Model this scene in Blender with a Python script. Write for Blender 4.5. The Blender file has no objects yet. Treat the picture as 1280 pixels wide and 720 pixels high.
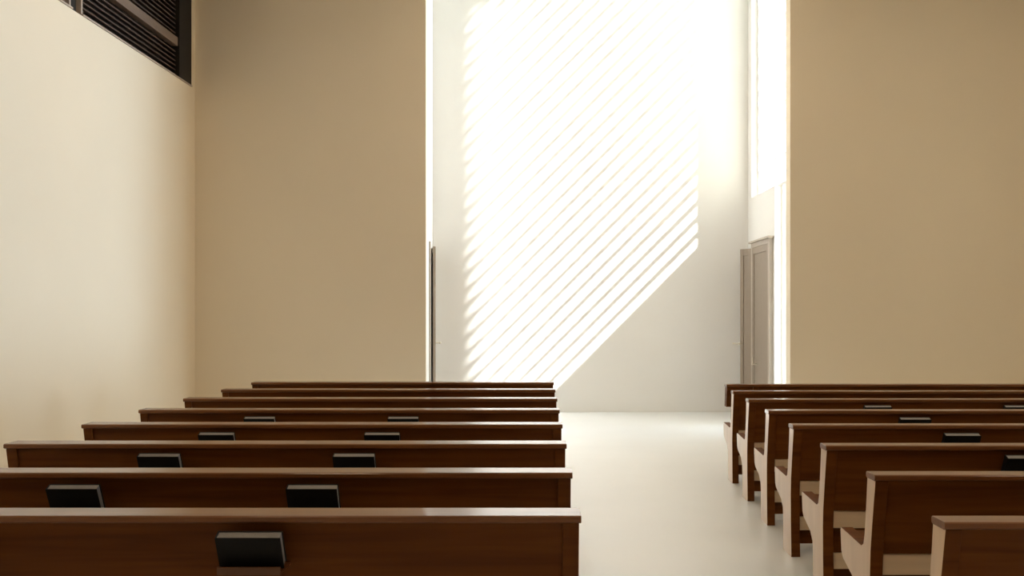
import bpy, bmesh, math, random
from mathutils import Vector, Matrix
random.seed(3)
S = bpy.context.scene
C = bpy.context.collection

# ------------------------------------------------------------------ helpers
def box(bm, x0, x1, y0, y1, z0, z1):
    vs = [bm.verts.new((x, y, z)) for x in (x0, x1) for y in (y0, y1) for z in (z0, z1)]
    for f in ((0,1,3,2),(4,6,7,5),(0,4,5,1),(2,3,7,6),(0,2,6,4),(1,5,7,3)):
        bm.faces.new([vs[i] for i in f])
    return vs

def prism_x(bm, prof, x0, x1):
    """profile in (y, z) extruded along x"""
    a = [bm.verts.new((x0, y, z)) for y, z in prof]
    b = [bm.verts.new((x1, y, z)) for y, z in prof]
    n = len(prof)
    bm.faces.new(a); bm.faces.new(b[::-1])
    for i in range(n):
        j = (i+1) % n
        bm.faces.new((a[j], a[i], b[i], b[j]))

def prism_z(bm, plan, z0, z1):
    """plan in (x, y) extruded along z"""
    a = [bm.verts.new((x, y, z0)) for x, y in plan]
    b = [bm.verts.new((x, y, z1)) for x, y in plan]
    n = len(plan)
    bm.faces.new(a); bm.faces.new(b[::-1])
    for i in range(n):
        j = (i+1) % n
        bm.faces.new((a[j], a[i], b[i], b[j]))

def tube(bm, p, q, r, n=12):
    p, q = Vector(p), Vector(q)
    d = q-p
    m = Matrix.Translation((p+q)/2) @ d.to_track_quat('Z', 'Y').to_matrix().to_4x4()
    bmesh.ops.create_cone(bm, cap_ends=True, segments=n, radius1=r, radius2=r, depth=d.length, matrix=m)

def obj(name, bm, mat, parent=None, bevel=0, seg=2):
    bmesh.ops.recalc_face_normals(bm, faces=bm.faces)
    me = bpy.data.meshes.new(name)
    bm.to_mesh(me); bm.free()
    me.materials.append(mat)
    o = bpy.data.objects.new(name, me)
    C.objects.link(o)
    if parent: o.parent = parent
    if bevel:
        b = o.modifiers.new('edge', 'BEVEL')
        b.width = bevel; b.segments = seg; b.limit_method = 'ANGLE'; b.angle_limit = math.radians(40)
    return o

def NB(): return bmesh.new()

def tag(o, label, cat, group=None):
    o['label'] = label; o['category'] = cat
    if group: o['group'] = group
    return o

def thing(name, label, cat, loc=(0,0,0), group=None):
    o = bpy.data.objects.new(name, None); C.objects.link(o)
    o.location = loc; o.empty_display_size = .1
    return tag(o, label, cat, group)

def struct(name, bm, mat, label=None, cat=None, parent=None, bevel=0):
    o = obj(name, bm, mat, parent, bevel)
    if parent is None:
        o['kind'] = 'structure'
        if label: o['label'] = label
        if cat: o['category'] = cat
    return o

def dup(root, loc, label):
    r = root.copy(); C.objects.link(r); r.location = loc; r['label'] = label
    for ch in list(root.children):
        c = ch.copy(); C.objects.link(c); c.parent = r
        for g in ch.children:
            d = g.copy(); C.objects.link(d); d.parent = c
    return r

# ------------------------------------------------------------------ materials
def base(name):
    m = bpy.data.materials.new(name); m.use_nodes = True
    nt = m.node_tree
    return m, nt, nt.nodes['Principled BSDF']

def plaster(name, col, var=.03, bump=.04, rough=.85):
    m, nt, p = base(name)
    N, L = nt.nodes, nt.links
    tc = N.new('ShaderNodeTexCoord')
    n1 = N.new('ShaderNodeTexNoise'); n1.inputs['Scale'].default_value = 1.1; n1.inputs['Detail'].default_value = 5
    L.new(tc.outputs['Object'], n1.inputs['Vector'])
    mix = N.new('ShaderNodeMix'); mix.data_type = 'RGBA'
    mix.inputs['A'].default_value = (*[c*(1-var) for c in col], 1)
    mix.inputs['B'].default_value = (*[min(1, c*(1+var)) for c in col], 1)
    L.new(n1.outputs['Fac'], mix.inputs['Factor'])
    L.new(mix.outputs['Result'], p.inputs['Base Color'])
    n2 = N.new('ShaderNodeTexNoise'); n2.inputs['Scale'].default_value = 60; n2.inputs['Detail'].default_value = 3
    L.new(tc.outputs['Object'], n2.inputs['Vector'])
    b = N.new('ShaderNodeBump'); b.inputs['Strength'].default_value = bump; b.inputs['Distance'].default_value = .01
    L.new(n2.outputs['Fac'], b.inputs['Height']); L.new(b.outputs['Normal'], p.inputs['Normal'])
    p.inputs['Roughness'].default_value = rough
    p.inputs['Specular IOR Level'].default_value = .25
    return m

def wood(name, dark, light, rough=.3, coat=.4, scale=(1.2, 22, 22), coat_rough=.10):
    m, nt, p = base(name)
    N, L = nt.nodes, nt.links
    tc = N.new('ShaderNodeTexCoord')
    mp = N.new('ShaderNodeMapping'); mp.inputs['Scale'].default_value = scale
    L.new(tc.outputs['Object'], mp.inputs['Vector'])
    oi = N.new('ShaderNodeObjectInfo')
    mul = N.new('ShaderNodeMath'); mul.operation = 'MULTIPLY'; mul.inputs[1].default_value = 40
    L.new(oi.outputs['Random'], mul.inputs[0])
    add = N.new('ShaderNodeVectorMath'); add.operation = 'ADD'
    L.new(mp.outputs['Vector'], add.inputs[0]); L.new(mul.outputs[0], add.inputs[1])
    n1 = N.new('ShaderNodeTexNoise'); n1.inputs['Scale'].default_value = 1; n1.inputs['Detail'].default_value = 6
    n1.inputs['Distortion'].default_value = .4
    L.new(add.outputs['Vector'], n1.inputs['Vector'])
    r = N.new('ShaderNodeValToRGB')
    r.color_ramp.elements[0].position = .3; r.color_ramp.elements[0].color = (*dark, 1)
    r.color_ramp.elements[1].position = .72; r.color_ramp.elements[1].color = (*light, 1)
    L.new(n1.outputs['Fac'], r.inputs['Fac']); L.new(r.outputs['Color'], p.inputs['Base Color'])
    p.inputs['Roughness'].default_value = rough
    p.inputs['Coat Weight'].default_value = coat
    p.inputs['Coat Roughness'].default_value = coat_rough
    return m

def plain(name, col, rough=.5, metal=0, spec=.5, noise=0, nscale=30):
    m, nt, p = base(name)
    p.inputs['Base Color'].default_value = (*col, 1)
    p.inputs['Roughness'].default_value = rough
    p.inputs['Metallic'].default_value = metal
    p.inputs['Specular IOR Level'].default_value = spec
    if noise:
        N, L = nt.nodes, nt.links
        tc = N.new('ShaderNodeTexCoord')
        n = N.new('ShaderNodeTexNoise'); n.inputs['Scale'].default_value = nscale; n.inputs['Detail'].default_value = 4
        L.new(tc.outputs['Object'], n.inputs['Vector'])
        mr = N.new('ShaderNodeMapRange'); mr.inputs['To Min'].default_value = 1-noise; mr.inputs['To Max'].default_value = 1+noise
        L.new(n.outputs['Fac'], mr.inputs['Value'])
        vm = N.new('ShaderNodeVectorMath'); vm.operation = 'SCALE'; vm.inputs[0].default_value = col
        L.new(mr.outputs['Result'], vm.inputs['Scale']); L.new(vm.outputs['Vector'], p.inputs['Base Color'])
    return m

def thin_glass(name):
    m = bpy.data.materials.new(name); m.use_nodes = True
    nt = m.node_tree; N, L = nt.nodes, nt.links
    for n in list(N): N.remove(n)
    out = N.new('ShaderNodeOutputMaterial'); mx = N.new('ShaderNodeMixShader')
    t = N.new('ShaderNodeBsdfTransparent'); t.inputs['Color'].default_value = (.97, .98, .97, 1)
    g = N.new('ShaderNodeBsdfGlossy'); g.inputs['Roughness'].default_value = .02
    lw = N.new('ShaderNodeLayerWeight'); lw.inputs['Blend'].default_value = .5
    pw = N.new('ShaderNodeMath'); pw.operation = 'POWER'; pw.inputs[1].default_value = 6
    L.new(lw.outputs['Facing'], pw.inputs[0])
    f = N.new('ShaderNodeMath'); f.operation = 'MULTIPLY_ADD'; f.inputs[1].default_value = .5; f.inputs[2].default_value = .03
    L.new(pw.outputs[0], f.inputs[0])
    L.new(f.outputs[0], mx.inputs[0]); L.new(t.outputs[0], mx.inputs[1]); L.new(g.outputs[0], mx.inputs[2])
    L.new(mx.outputs[0], out.inputs['Surface'])
    return m

M_WALL   = plaster('nave_plaster', (.76, .675, .54))
M_RECESS = plaster('recess_plaster', (.83, .83, .825))
M_REAR  = wood('rear_panelling', (.10, .05, .025), (.16, .08, .04), scale=(8, 8, 1))  # dark finish invented to cut light and reflections on the pew backs
M_CEIL   = plaster('ceiling_plaster', (.70, .62, .50))
M_FLOOR  = plaster('polished_floor', (.79, .82, .845), var=.05, bump=.01, rough=.38)
M_FLOOR.node_tree.nodes['Principled BSDF'].inputs['Specular IOR Level'].default_value = .5
M_WOOD   = wood('varnished_wood', (.090, .0255, .0028), (.160, .051, .007), coat=0, rough=.5)
M_WOOD.node_tree.nodes['Principled BSDF'].inputs['Specular IOR Level'].default_value = .14
M_CAP    = wood('cap_wood', (.135, .046, .012), (.20, .074, .021), rough=.4, coat=.6, coat_rough=.10)
M_CAP.node_tree.nodes['Principled BSDF'].inputs['Coat IOR'].default_value = 1.5; M_CAP.node_tree.nodes['Principled BSDF'].inputs['Specular IOR Level'].default_value = .25
M_END    = wood('pew_end_wood', (.64, .46, .31), (.76, .56, .39), scale=(14, 14, 1.4))  # pew wood paled to carry light reflected off the ends
M_PALE   = wood('pale_wood', (.60, .45, .30), (.70, .54, .37), rough=.4, coat=.2)
M_LEDGE  = wood('ledge_wood', (.07, .022, .005), (.11, .04, .010), coat=.2)
M_COVER  = plain('black_leatherette', (.005, .005, .005), .6, spec=.2, noise=.3, nscale=200)
M_PAGE   = plain('grey_page_edge', (.20, .19, .18), .5, noise=.2, nscale=300)
M_SLAT   = plain('louver_slat', (.085, .055, .042), .55, noise=.15)
M_VOID   = plain('louver_backing', (.008, .005, .003), .8, noise=.2)  # near-black stands in for shade within and between the louvers
M_STILE  = plain('louver_frame', (.42, .35, .30), .5, noise=.1)
M_RAIL   = plain('louver_rail', (.17, .12, .092), .5, noise=.1)
M_DOOR   = plain('taupe_door', (.30, .245, .195), .5, noise=.06, nscale=8)
M_DFRAME = plain('door_frame', (.48, .42, .36), .45, noise=.05, nscale=8)
M_SUNSLAT = plain('sun_slat', (.34, .335, .32), .6, noise=.05)
M_GROUND = plain('paving', (.30, .29, .27), .9, noise=.15, nscale=3)
M_STEEL  = plain('satin_handle', (.72, .68, .60), .3, metal=1)
M_WHITE  = plain('white_paint', (.82, .81, .78), .5, noise=.03)
M_GLASS  = thin_glass('window_glass')

# ------------------------------------------------------------------ the setting
XL, XR = -4.53, 7.2            # side walls of the nave
YF, YB = 12.6, 15.16           # front wall of the nave, back wall of the recess
YREAR  = -3.2
ZC     = 6.4                   # nave ceiling
RX     = 3.285                 # right reveal plane
ZT     = 12.2                  # recess tower ceiling

bm = NB(); box(bm, XL-.6, XR+.3, YREAR-.3, YB+.3, -.2, 0)
struct('floor', bm, M_FLOOR, 'pale cream polished floor running down the aisle', 'floor')

bm = NB(); box(bm, XL-.6, XR+.3, YREAR-.3, YF, ZC, ZC+.1)
struct('ceiling', bm, M_CEIL, 'plain plaster ceiling over the pews', 'ceiling')

# left wall with the louver opening (Z 4.5 .. 6.2, Y 2.0 .. 12.485)
LZ0, LZ1, LY0, LY1 = 4.50, 6.20, 2.0, 12.485
bm = NB()
box(bm, XL-.5, XL, YREAR, YF, 0, LZ0)
box(bm, XL-.5, XL, YREAR, YF, LZ1, ZC)
box(bm, XL-.5, XL, YREAR, LY0, LZ0, LZ1)
box(bm, XL-.5, XL, LY1, YF, LZ0, LZ1)
struct('wall_left', bm, M_WALL, 'bright cream plaster wall along the left pews', 'wall')

# right wall with three tall window openings, unseen and guessed from the light
WZ0, WZ1 = .9, 5.9
wins = [(-1.6, 1.9), (2.5, 6.3), (6.7, 11.1)]
bm = NB()
box(bm, XR, XR+.3, YREAR, YF, 0, WZ0)
box(bm, XR, XR+.3, YREAR, YF, WZ1, ZC)
ys = [YREAR] + [v for w in wins for v in w] + [YF]
for a, b in zip(ys[0::2], ys[1::2]):
    box(bm, XR, XR+.3, a, b, WZ0, WZ1)
struct('wall_right', bm, M_WALL, 'plaster wall with tall windows along the right pews', 'wall')
for i, (a, b) in enumerate(wins):
    bm = NB(); x = XR+.12
    box(bm, x, x+.06, a, a+.06, WZ0, WZ1); box(bm, x, x+.06, b-.06, b, WZ0, WZ1)
    box(bm, x, x+.06, a+.06, b-.06, WZ0, WZ0+.06); box(bm, x, x+.06, a+.06, b-.06, WZ1-.06, WZ1)
    w = struct('window_%d' % (i+2), bm, M_WHITE, 'tall window in the wall on the right', 'window')
    bm = NB(); box(bm, x+.025, x+.03, a+.06, b-.06, WZ0+.06, WZ1-.06)
    obj('window_glass', bm, M_GLASS, w)

bm = NB(); box(bm, XR+.3, 13.2, YREAR-3, YF, ZC, ZC+.12)  # unseen enclosure added to keep sun and sky out of the nave windows
box(bm, 13, 13.2, YREAR-3, YF, -.2, ZC); box(bm, XR+.3, 13.2, YREAR-3.2, YREAR-3, -.2, ZC+.12); box(bm, XR+.3, 13.2, YREAR-3, YF, -.2, 0)

struct('trim_2', bm, M_CEIL, 'covered passage outside the windows on the right', 'passage')
bm = NB(); box(bm, XL, XR, YREAR-.3, YREAR, 0, ZC)
struct('wall_back', bm, M_REAR, 'dark panelled wall behind the pews', 'wall')

# front walls of the nave, each side of the opening
bm = NB(); prism_z(bm, [(XL-.5, YF), (-1.50, YF), (-1.515, YF+.2), (XL-.5, YF+.2)], 0, ZT)
struct('wall_front_left', bm, M_WALL, 'shaded beige front wall left of the bright opening', 'wall')
bm = NB(); box(bm, RX, 6.62, YF, YF+.2, 0, 17.5); box(bm, 6.62, XR+.3, YF, YF+.2, 0, ZC+.1)  # unseen height above the roof added to cut the sun patch's left edge
struct('wall_front_right', bm, M_WALL, 'shaded beige front wall right of the bright opening', 'wall')
bm = NB(); box(bm, -1.50, RX, YF, YF+.2, ZC, ZT)
struct('wall_front_upper', bm, M_WALL, 'wall above the bright opening', 'wall')

# recess
bm = NB(); box(bm, -2.2, RX+.2, YB, YB+.25, 0, ZT)
struct('wall_recess_back', bm, M_RECESS, 'white back wall of the recess crossed by diagonal stripes of sunlight', 'wall')
bm = NB(); prism_z(bm, [(-1.515, YF+.2), (-1.693, YB), (-2.2, YB), (-2.2, YF+.2)], 0, ZT)
struct('wall_recess_left', bm, M_RECESS, 'narrow white side wall on the left of the recess', 'wall')
SY0, SY1, SZ0, SZ1 = 12.84, 14.917, 3.35, 10.9
SZH = 7.5         # window head at the far jamb
SL1 = 13.44      # far edge of the glazed strip below the window
bm = NB()
box(bm, RX, RX+.2, SL1, YB, 0, SZ0); box(bm, RX, RX+.2, YF+.2, SY0, 0, SZ0)
# raking head: high at the near jamb, lower at the far jamb
prism_x(bm, [(SY0, ZT), (SY0, SZ1), (13.80, SZ1), (SY1, SZH), (SY1, ZT)], RX, RX+.2)  # unseen slope shaped to hold down light in the upper recess
box(bm, RX, RX+.2, YF+.2, SY0, SZ0, ZT)
box(bm, RX, RX+.2, SY1, YB, SZ0, ZT)
struct('wall_recess_right', bm, M_RECESS, 'white side wall on the right of the recess with window over door', 'wall')
bm = NB(); box(bm, -2.2, RX+.2, YF, YB+.25, ZT, ZT+.15)
struct('ceiling_recess', bm, M_RECESS, 'white ceiling high over the recess', 'ceiling')

# tall slatted window in the right reveal: the sun comes through it
x = RX+.10
bm = NB()
box(bm, x, x+.05, SY0, SY0+.04, SZ0, SZ1); box(bm, x, x+.05, SY1-.04, SY1, SZ0, SZH)
box(bm, x, x+.05, SY0+.04, SY1-.04, SZ0, SZ0+.04); prism_x(bm, [(SY0+.04, SZ1-.04), (SY0+.04, SZ1), (13.80, SZ1), (SY1, SZH), (SY1-.04, SZH-.01), (13.79, SZ1-.04)], x, x+.05)
w1 = struct('window_1', bm, M_WHITE, 'tall white slatted window high in the recess above the right door', 'window')
bm = NB(); prism_x(bm, [(SY0+.04, SZ0+.04), (SY0+.04, SZ1-.04), (13.79, SZ1-.04), (SY1-.04, SZH), (SY1-.04, SZ0+.04)], x+.02, x+.026)
obj('window_glass', bm, M_GLASS, w1)
bm = NB()
z = SZ0+.25
while z < SZ1:
    box(bm, RX+.21, RX+.302, SY0-.1, SY1+.1, z, z+.012)
    z += .25
obj('sun_slats', bm, M_SUNSLAT, w1)

bm = NB()
box(bm, x, x+.05, SY0, SY0+.04, 0, SZ0-.001); box(bm, x, x+.05, SL1-.02, SL1, 0, SZ0-.001)
box(bm, x, x+.05, SY0+.04, SL1-.04, 0, .06)
w6 = struct('window_5', bm, M_WHITE, 'bright glazed strip beside the wide right door', 'window')
bm = NB(); box(bm, x+.02, x+.026, SY0+.04, SL1-.04, .06, SZ0-.001)
obj('window_glass', bm, M_GLASS, w6)
bm = NB(); box(bm, RX+.3, 40, YF+.3, 60, -.25, -.05)
struct('ground', bm, M_GROUND, 'paved court outside the bright recess', 'ground')

# ------------------------------------------------------------------ doors of the recess
def handle(parent, p, axis, out):
    bm = NB()
    p = Vector(p); axis = Vector(axis).normalized(); out = Vector(out).normalized()
    tube(bm, p, p+out*.07, .012)
    tube(bm, p+out*.065-axis*.012, p+out*.065+axis*.11, .011)
    bmesh.ops.create_icosphere(bm, subdivisions=2, radius=.018, matrix=Matrix.Translation(p+out*.066))
    return obj('door_handle', bm, M_STEEL, parent)

def leaf(name, a, b, h, label, cat='door', t=.045, side=-1, hand=None, z_h=1.08):
    """door leaf standing on plan line a-b, stiles and a sunk panel"""
    a, b = Vector((*a, 0)), Vector((*b, 0))
    u = (b-a).normalized(); n = Vector((-u.y, u.x, 0))*side
    L = (b-a).length
    root = bpy.data.objects.new(name, None)
    me = NB()
    def slab(s0, s1, z0, z1, t0, t1, bm):
        prism_z(bm, [tuple((a+u*s+n*q).xy) for s, q in ((s0,t0),(s1,t0),(s1,t1),(s0,t1))], z0, z1)
    st = min(.1, L*.28)
    slab(0, st, .01, h, 0, t, me); slab(L-st, L, .01, h, 0, t, me)
    slab(st, L-st, h-.1, h, 0, t, me); slab(st, L-st, .01, .2, 0, t, me)
    o = struct(name, me, M_DOOR, label, cat, bevel=.004)
    pm = NB(); slab(st, L-st, .2, h-.1, .012, t-.012, pm)
    obj('door_panel', pm, M_DOOR, o)
    return o, a, u, n, L

# right door: frame on the reveal, wide leaf shut, narrow leaf ajar
d1, a, u, n, L = leaf('door_1', (RX-.03, 13.60), (RX-.03, 14.62), 2.55,
    'wide taupe door leaf shut in the right side wall of the recess', side=1, t=.025)
bm = NB()
for y0, y1, z0, z1 in ((13.52, 13.60, 0, 2.62), (14.62, 14.68, 0, 2.62), (13.60, 14.62, 2.55, 2.62)):
    box(bm, RX-.06, RX+.001, y0, y1, z0, z1)
box(bm, RX-.09, RX, 13.46, 14.72, 2.62, 2.65)
obj('door_frame', bm, M_DFRAME, d1, .004)
handle(d1, (RX-.055, 14.30, .80), (0, 0, 1), (-1, 0, 0))
d2, a, u, n, L = leaf('door_2', (3.265, 14.70), (3.14, 14.92), 2.55,
    'narrow taupe door leaf standing ajar beside the wide right door', side=1, t=.04)
handle(d2, (3.15, 14.90, 1.09), (-1, .2, 0), (-.87, -.5, 0))
# left door
d3, a, u, n, L = leaf('door_3', (-1.545, 14.22), (-1.655, 14.92), 2.55,
    'taupe door leaf seen almost edge-on at the left wall of the recess', side=1, t=.04)
bm = NB()
prism_z(bm, [(-1.573, 13.62), (-1.553, 13.62), (-1.558, 13.72), (-1.580, 13.72)], 0, 2.58)
prism_z(bm, [(-1.573-.09, 14.90), (-1.625, 14.93), (-1.632, 15.02), (-1.683, 15.02)], 0, 2.58)
obj('door_frame', bm, M_DFRAME, d3, .003)
handle(d3, (-1.555, 14.30, 1.12), (0, 1, 0), (1, 0, 0))

# ------------------------------------------------------------------ louver screens above the left wall
def louver(y0, y1, label, end_stile):
    root = thing('louver_screen', label, 'louver', (XL-.10, y0, LZ0), 'louver screens above the left wall')
    Lh, W = LZ1-LZ0, y1-y0
    bm = NB(); box(bm, -.16, -.13, 0, W, .012, Lh-.01); obj('backing_board', bm, M_VOID, root)  # near-black sheet painting the dark void behind the slats
    bm = NB(); box(bm, -.02, .114, 0, W, .002, .018); obj('sill_strip', bm, M_STILE, root, .003)
    bm = NB(); box(bm, .0, .085, .04, W-(.03 if end_stile else .43), .41, .52); obj('middle_rail', bm, M_RAIL, root, .004)
    bm = NB(); box(bm, -.02, .09, 0, .03, .022, Lh-.002); obj('stile', bm, M_STILE, root, .003)
    if end_stile:
        bm = NB(); box(bm, -.02, .09, W-.03, W, .022, Lh-.002); obj('stile', bm, M_STILE, root, .003)
    else:
        bm = NB(); box(bm, -.12, .10, W-.42, W-.001, .022, Lh-.002); obj('stile', bm, M_VOID, root, .003)  # dark block painting the corner shade where the slats fade out
    bm = NB()
    z = .055
    while z < Lh-.03:
        if not (.37 < z < .53):
            prism_x_y(bm, z, .035, W-(.03 if end_stile else .43))
        z += .058
    obj('slats', bm, M_SLAT, root)
    return root

def prism_x_y(bm, z, y0, y1):
    prof = [(.055, z-.008), (.055, z+.006), (-.03, z+.036), (-.03, z+.022)]
    a = [bm.verts.new((x, y0, q)) for x, q in prof]; b = [bm.verts.new((x, y1, q)) for x, q in prof]
    bm.faces.new(a[::-1]); bm.faces.new(b)
    for i in range(4):
        j = (i+1) % 4
        bm.faces.new((a[i], a[j], b[j], b[i]))

louver(LY0+.02, 9.29, 'dark slatted louver screen nearer the camera, cut off by the top of the photo', True)
louver(9.50, LY1-.004, 'dark slatted louver screen that reaches the corner with the front wall', False)
bm = NB(); box(bm, XL-.14, XL-.06, 9.295, 9.495, LZ0, LZ1)  # dark box painting shade into the gap between the frames
struct('trim_1', bm, M_VOID, 'dark post between the two louver screens', 'trim')

# ------------------------------------------------------------------ pews
# local axes: x along the pew from its aisle-left end, y = 0 at the rear edge of the cap, +y to the front
REAR = [(.012, .822), (.030, .74), (.055, .62), (.076, .50), (.084, .40), (.080, .22), (.070, .0)]
FRONT = [(.275, .0), (.275, .20), (.285, .275), (.330, .322), (.465, .372), (.490, .40), (.504, .50),
         (.497, .514), (.200, .496), (.172, .51), (.156, .56), (.142, .64), (.128, .74), (.118, .822)]
TH = .058

def back_profile(z0, z1, d0, d1):
    def y_at(z):
        for (ya, za), (yb, zb) in zip(REAR, REAR[1:]):
            if zb <= z <= za:
                return ya + (yb-ya)*(za-z)/(za-zb)
        return REAR[0][0]
    zs = [z1, .74, .62, .50, z0]
    return [(y_at(z)+d0, z) for z in zs] + [(y_at(z)+d1, z) for z in zs[::-1]]

def make_pew(length, label, group, ledges, inset=0, cd=.150):
    root = thing('pew', label, 'pew', (0, 0, 0), group)
    bm = NB()
    cap = [(0, .828), (.0, .845), (.005, .850), (cd-.007, .850), (cd, .844), (cd, .828), (cd-.01, .822), (.012, .822)]
    prism_x(bm, cap, -.007, length+.007)
    obj('cap_rail', bm, M_CAP, root, .002)
    bm = NB(); prism_x(bm, back_profile(.485, .822, .012, .045), TH, length-TH)
    obj('backrest', bm, M_WOOD, root)
    # outer end faces painted pale for light glancing off them, other faces dark
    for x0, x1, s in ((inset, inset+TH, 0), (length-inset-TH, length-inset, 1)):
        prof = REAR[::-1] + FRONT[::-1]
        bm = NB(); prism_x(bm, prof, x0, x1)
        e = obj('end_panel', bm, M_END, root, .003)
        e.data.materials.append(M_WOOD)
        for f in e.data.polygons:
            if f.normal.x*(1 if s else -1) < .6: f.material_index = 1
    if inset:
        for x0, x1 in ((0, inset), (length-inset, length)):
            pr = [(.012, .822), (.030, .74), (.055, .62), (.146, .62), (.128, .74), (.118, .822)]
            bm = NB(); prism_x(bm, pr, x0, x1); obj('end_block', bm, M_WOOD, root, .003)
    i0, i1 = inset+TH, length-inset-TH
    bm = NB(); prism_x(bm, [(.130, .432), (.49, .468), (.498, .476), (.498, .494), (.490, .500), (.130, .464)], i0, i1)
    obj('seat', bm, M_WOOD, root, .003)
    bm = NB(); box(bm, i0, i1, .095, .127, .388, .483); obj('seat_rail', bm, M_PALE, root, .003)
    bm = NB(); box(bm, i0, i1, .100, .130, .165, .248); obj('stretcher', bm, M_PALE, root, .003)
    bm = NB(); box(bm, i0, i1, .26, .285, .34, .43); obj('apron', bm, M_WOOD, root, .003)
    bm = NB(); box(bm, i0, i1, .134, .152, .072, .400); obj('kick_board', bm, M_WOOD, root)
    for cx in ledges:
        bm = NB()
        box(bm, cx-.108, cx+.108, -.070, .060, .666, .676)
        box(bm, cx-.108, cx+.108, -.079, -.070, .666, .692)
        obj('book_ledge', bm, M_LEDGE, root, .0015)
    return root

LX, LLEN = -2.95, 3.087
left_d = [3.339, 4.245, 5.183, 6.095, 7.02, 7.95, 8.893, 9.82]
ORD = ['nearest', 'second', 'third', 'fourth', 'fifth', 'sixth', 'seventh', 'farthest']
gl = 'dark wooden pews of the left bank'
def llab(i):
    return ['dark wooden pew nearest the camera in the left bank, one black book in view',
            'second pew from the camera in the left bank, two black books on its back',
            'third pew from the camera in the left bank, its left end against the cream wall',
            'fourth pew from the camera in the left bank, thin tops of two books showing',
            'fifth pew from the camera in the left bank, two thin book tops under its cap',
            'third pew from the front wall in the left bank, no books showing',
            'second pew from the front wall in the left bank, only a narrow strip showing',
            'dark wooden pew of the left bank closest to the front wall'][i]
proto = None
BL = (-2.03 - LX, -.99 - LX)
for i, d in enumerate(left_d):
    if proto is None:
        proto = make_pew(LLEN, llab(0), gl, BL); proto.location = (LX, d, 0)
    else:
        p = dup(proto, (LX, d, 0), llab(i))
        k = {2: .981, 3: .986, 4: .994}.get(i, 1)
        p.scale.x = k; p.location.x = LX + LLEN*(1-k)

RLEN = 3.75
right_d = [3.238, 4.186, 5.12, 6.055, 6.965, 7.873, 8.709, 9.546]
right_x = [1.373, 1.467, 1.533, 1.603, 1.665, 1.717, 1.760, 1.862]
gr = 'dark wooden pews of the right bank'
def rlab(i):
    return ['dark wooden pew nearest the camera in the right bank, only its upper corner in view',
            'second pew from the camera in the right bank, seat end just above the photo edge',
            'third pew from the camera in the right bank, one black book at the frame edge',
            'fourth pew from the camera in the right bank, one black book right of its middle',
            'fifth pew from the camera in the right bank, book showing as a thin grey line',
            'third pew from the front wall in the right bank, with a tiny book line',
            'second pew from the front wall in the right bank, beside the farthest one',
            'dark wooden pew of the right bank closest to the front wall'][i]
proto_r = None
for i in range(7):
    loc = (right_x[i], right_d[i], 0)
    if proto_r is None:
        proto_r = make_pew(RLEN, rlab(0), gr, (1.03, 2.17), cd=.115); proto_r.location = loc
    else:
        dup(proto_r, loc, rlab(i))
front = make_pew(RLEN, rlab(7), gr, (), inset=.26, cd=.115)
front.location = (right_x[7], right_d[7], 0)

# ------------------------------------------------------------------ black books in the ledges
BW, BH, BT = .222, .128, .040
def make_book(label, group):
    root = thing('book', label, 'book', (0,0,0), group)
    bm = NB()
    box(bm, -BW/2, BW/2, 0, .004, 0, BH)
    box(bm, -BW/2, BW/2, BT-.004, BT, 0, BH)
    box(bm, -BW/2, -BW/2+.005, .004, BT-.004, 0, BH)
    obj('cover', bm, M_COVER, root, .0012)
    bm = NB(); box(bm, -BW/2+.0055, BW/2-.004, .0045, BT-.0045, .003, BH-.003)
    obj('pages', bm, M_PAGE, root)
    root.rotation_euler = (math.radians(25), 0, 0)
    return root
gb = 'black books in the pew ledges'
spots = []
lb = ['nearest left pew', 'second left pew', 'third left pew', 'fourth left pew', 'fifth left pew']
spots.append((-.991, left_d[0], 'black book standing on the back of the left pew nearest the camera'))
for i in (1, 2, 3, 4):
    n = ['', 'second', 'third', 'fourth', 'fifth'][i]
    spots.append((-2.031, left_d[i], 'black book nearer the cream wall on the %s left pew from the camera' % n))
    spots.append((-.991, left_d[i], 'black book nearer the aisle on the %s left pew from the camera' % n))
for i in (2, 3, 4):
    n = ['', '', 'third', 'fourth', 'fifth'][i]
    spots.append((right_x[i]+1.03, right_d[i], 'black book on the back of the %s right pew from the camera' % n))
spots.append((right_x[5]+1.03, right_d[5], 'black book nearer the aisle on the sixth right pew from the camera'))
spots.append((right_x[5]+2.17, right_d[5], 'black book farther from the aisle on the sixth right pew'))
bproto = None
for x, d, lab in spots:
    loc = (x, d-.036, .6775)
    if bproto is None:
        bproto = make_book(lab, gb); bproto.location = loc
    else:
        dup(bproto, loc, lab)

# ------------------------------------------------------------------ light
def area(name, loc, rot, sx, sy, power, col, spread=180):
    l = bpy.data.lights.new(name, 'AREA'); l.shape = 'RECTANGLE'; l.size = sx; l.size_y = sy
    l.energy = power; l.color = col; l.spread = math.radians(spread)
    o = bpy.data.objects.new(name, l); C.objects.link(o); o.location = loc; o.rotation_euler = rot
    return o

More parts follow.
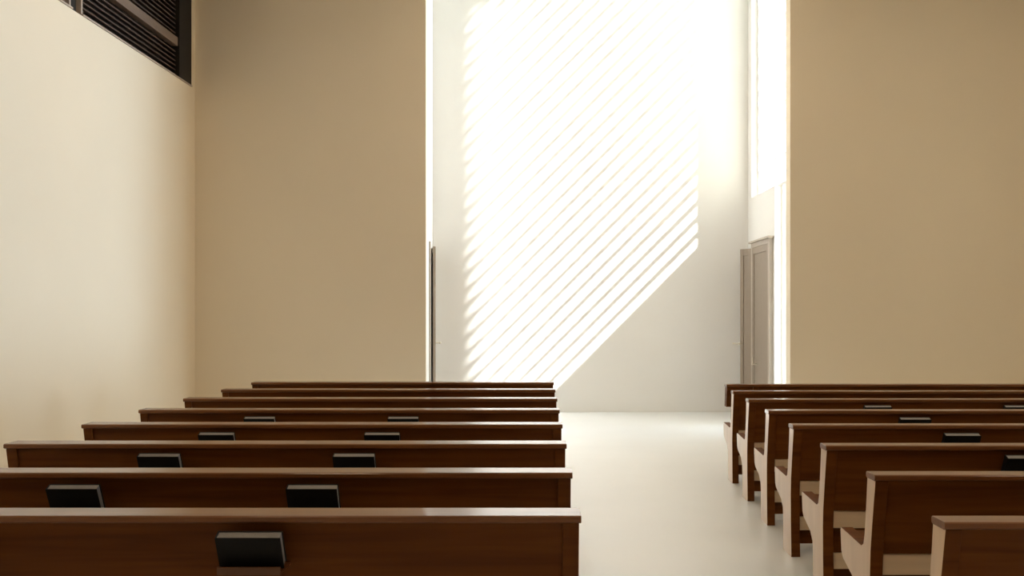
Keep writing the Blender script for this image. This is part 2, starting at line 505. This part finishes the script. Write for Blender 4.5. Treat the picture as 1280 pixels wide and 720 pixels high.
sun = bpy.data.lights.new('sun', 'SUN'); sun.energy = 28; sun.angle = math.radians(.75); sun.color = (1, .985, .96)
so = bpy.data.objects.new('sun', sun); C.objects.link(so)
so.rotation_euler = Vector((-1, .31, -1)).to_track_quat('-Z', 'Y').to_euler()
so.location = (12, 10, 16)

# added narrow-spread fill lamps in the guessed nave windows, brightening the left wall
for a, b, pw in ((*wins[0], 2), (*wins[1], 4.1), (*wins[2], 4.1)):
    area('window_daylight', (XR+.22, (a+b)/2, (WZ0+WZ1)/2), (0, math.radians(90), 0), WZ1-WZ0, b-a, pw*(b-a), (.66, .86, 1.10), 10)

# added warm fill lamps under the nave ceiling, no fixtures there
for lx, ly, lp in ((-2.2, 1.6, 24), (1.0, 1.6, 24), (5.2, 1.6, 22), (-2.2, 8.6, 17), (1.0, 11.4, 40), (5.2, 8.6, 15)):
    area('ceiling_lamp', (lx, ly, ZC-.03), (0, 0, 0), .9, .9, lp, (1, .79, .55))

p = area('sky_portal', (RX+.35, (SY0+SY1)/2, (SZ0+SZ1)/2), (0, math.radians(90), 0), SZ1-SZ0, SY1-SY0, 1, (1,1,1))
p.data.cycles.is_portal = True

w = bpy.data.worlds.new('sky'); S.world = w; w.use_nodes = True
bg = w.node_tree.nodes['Background']
bg.inputs['Color'].default_value = (.78, .90, 1.0, 1); bg.inputs['Strength'].default_value = 5.0

# ------------------------------------------------------------------ camera
cam = bpy.data.cameras.new('camera'); co = bpy.data.objects.new('camera', cam); C.objects.link(co)
co.location = (0, 0, 1.554); co.rotation_euler = (math.radians(90), 0, 0)
cam.sensor_width = 36; cam.lens = 33.75
cam.shift_x = -35/1280; cam.shift_y = 32/1280
S.camera = co

S.view_settings.view_transform = 'Standard'; S.view_settings.look = 'None'
S.view_settings.gamma = 1; S.view_settings.use_curve_mapping = False
S.view_settings.exposure = .80
S.cycles.max_bounces = 14; S.cycles.diffuse_bounces = 10; S.cycles.glossy_bounces = 6; S.cycles.transparent_max_bounces = 12
S.cycles.sample_clamp_indirect = 60
S.cycles.use_denoising = True
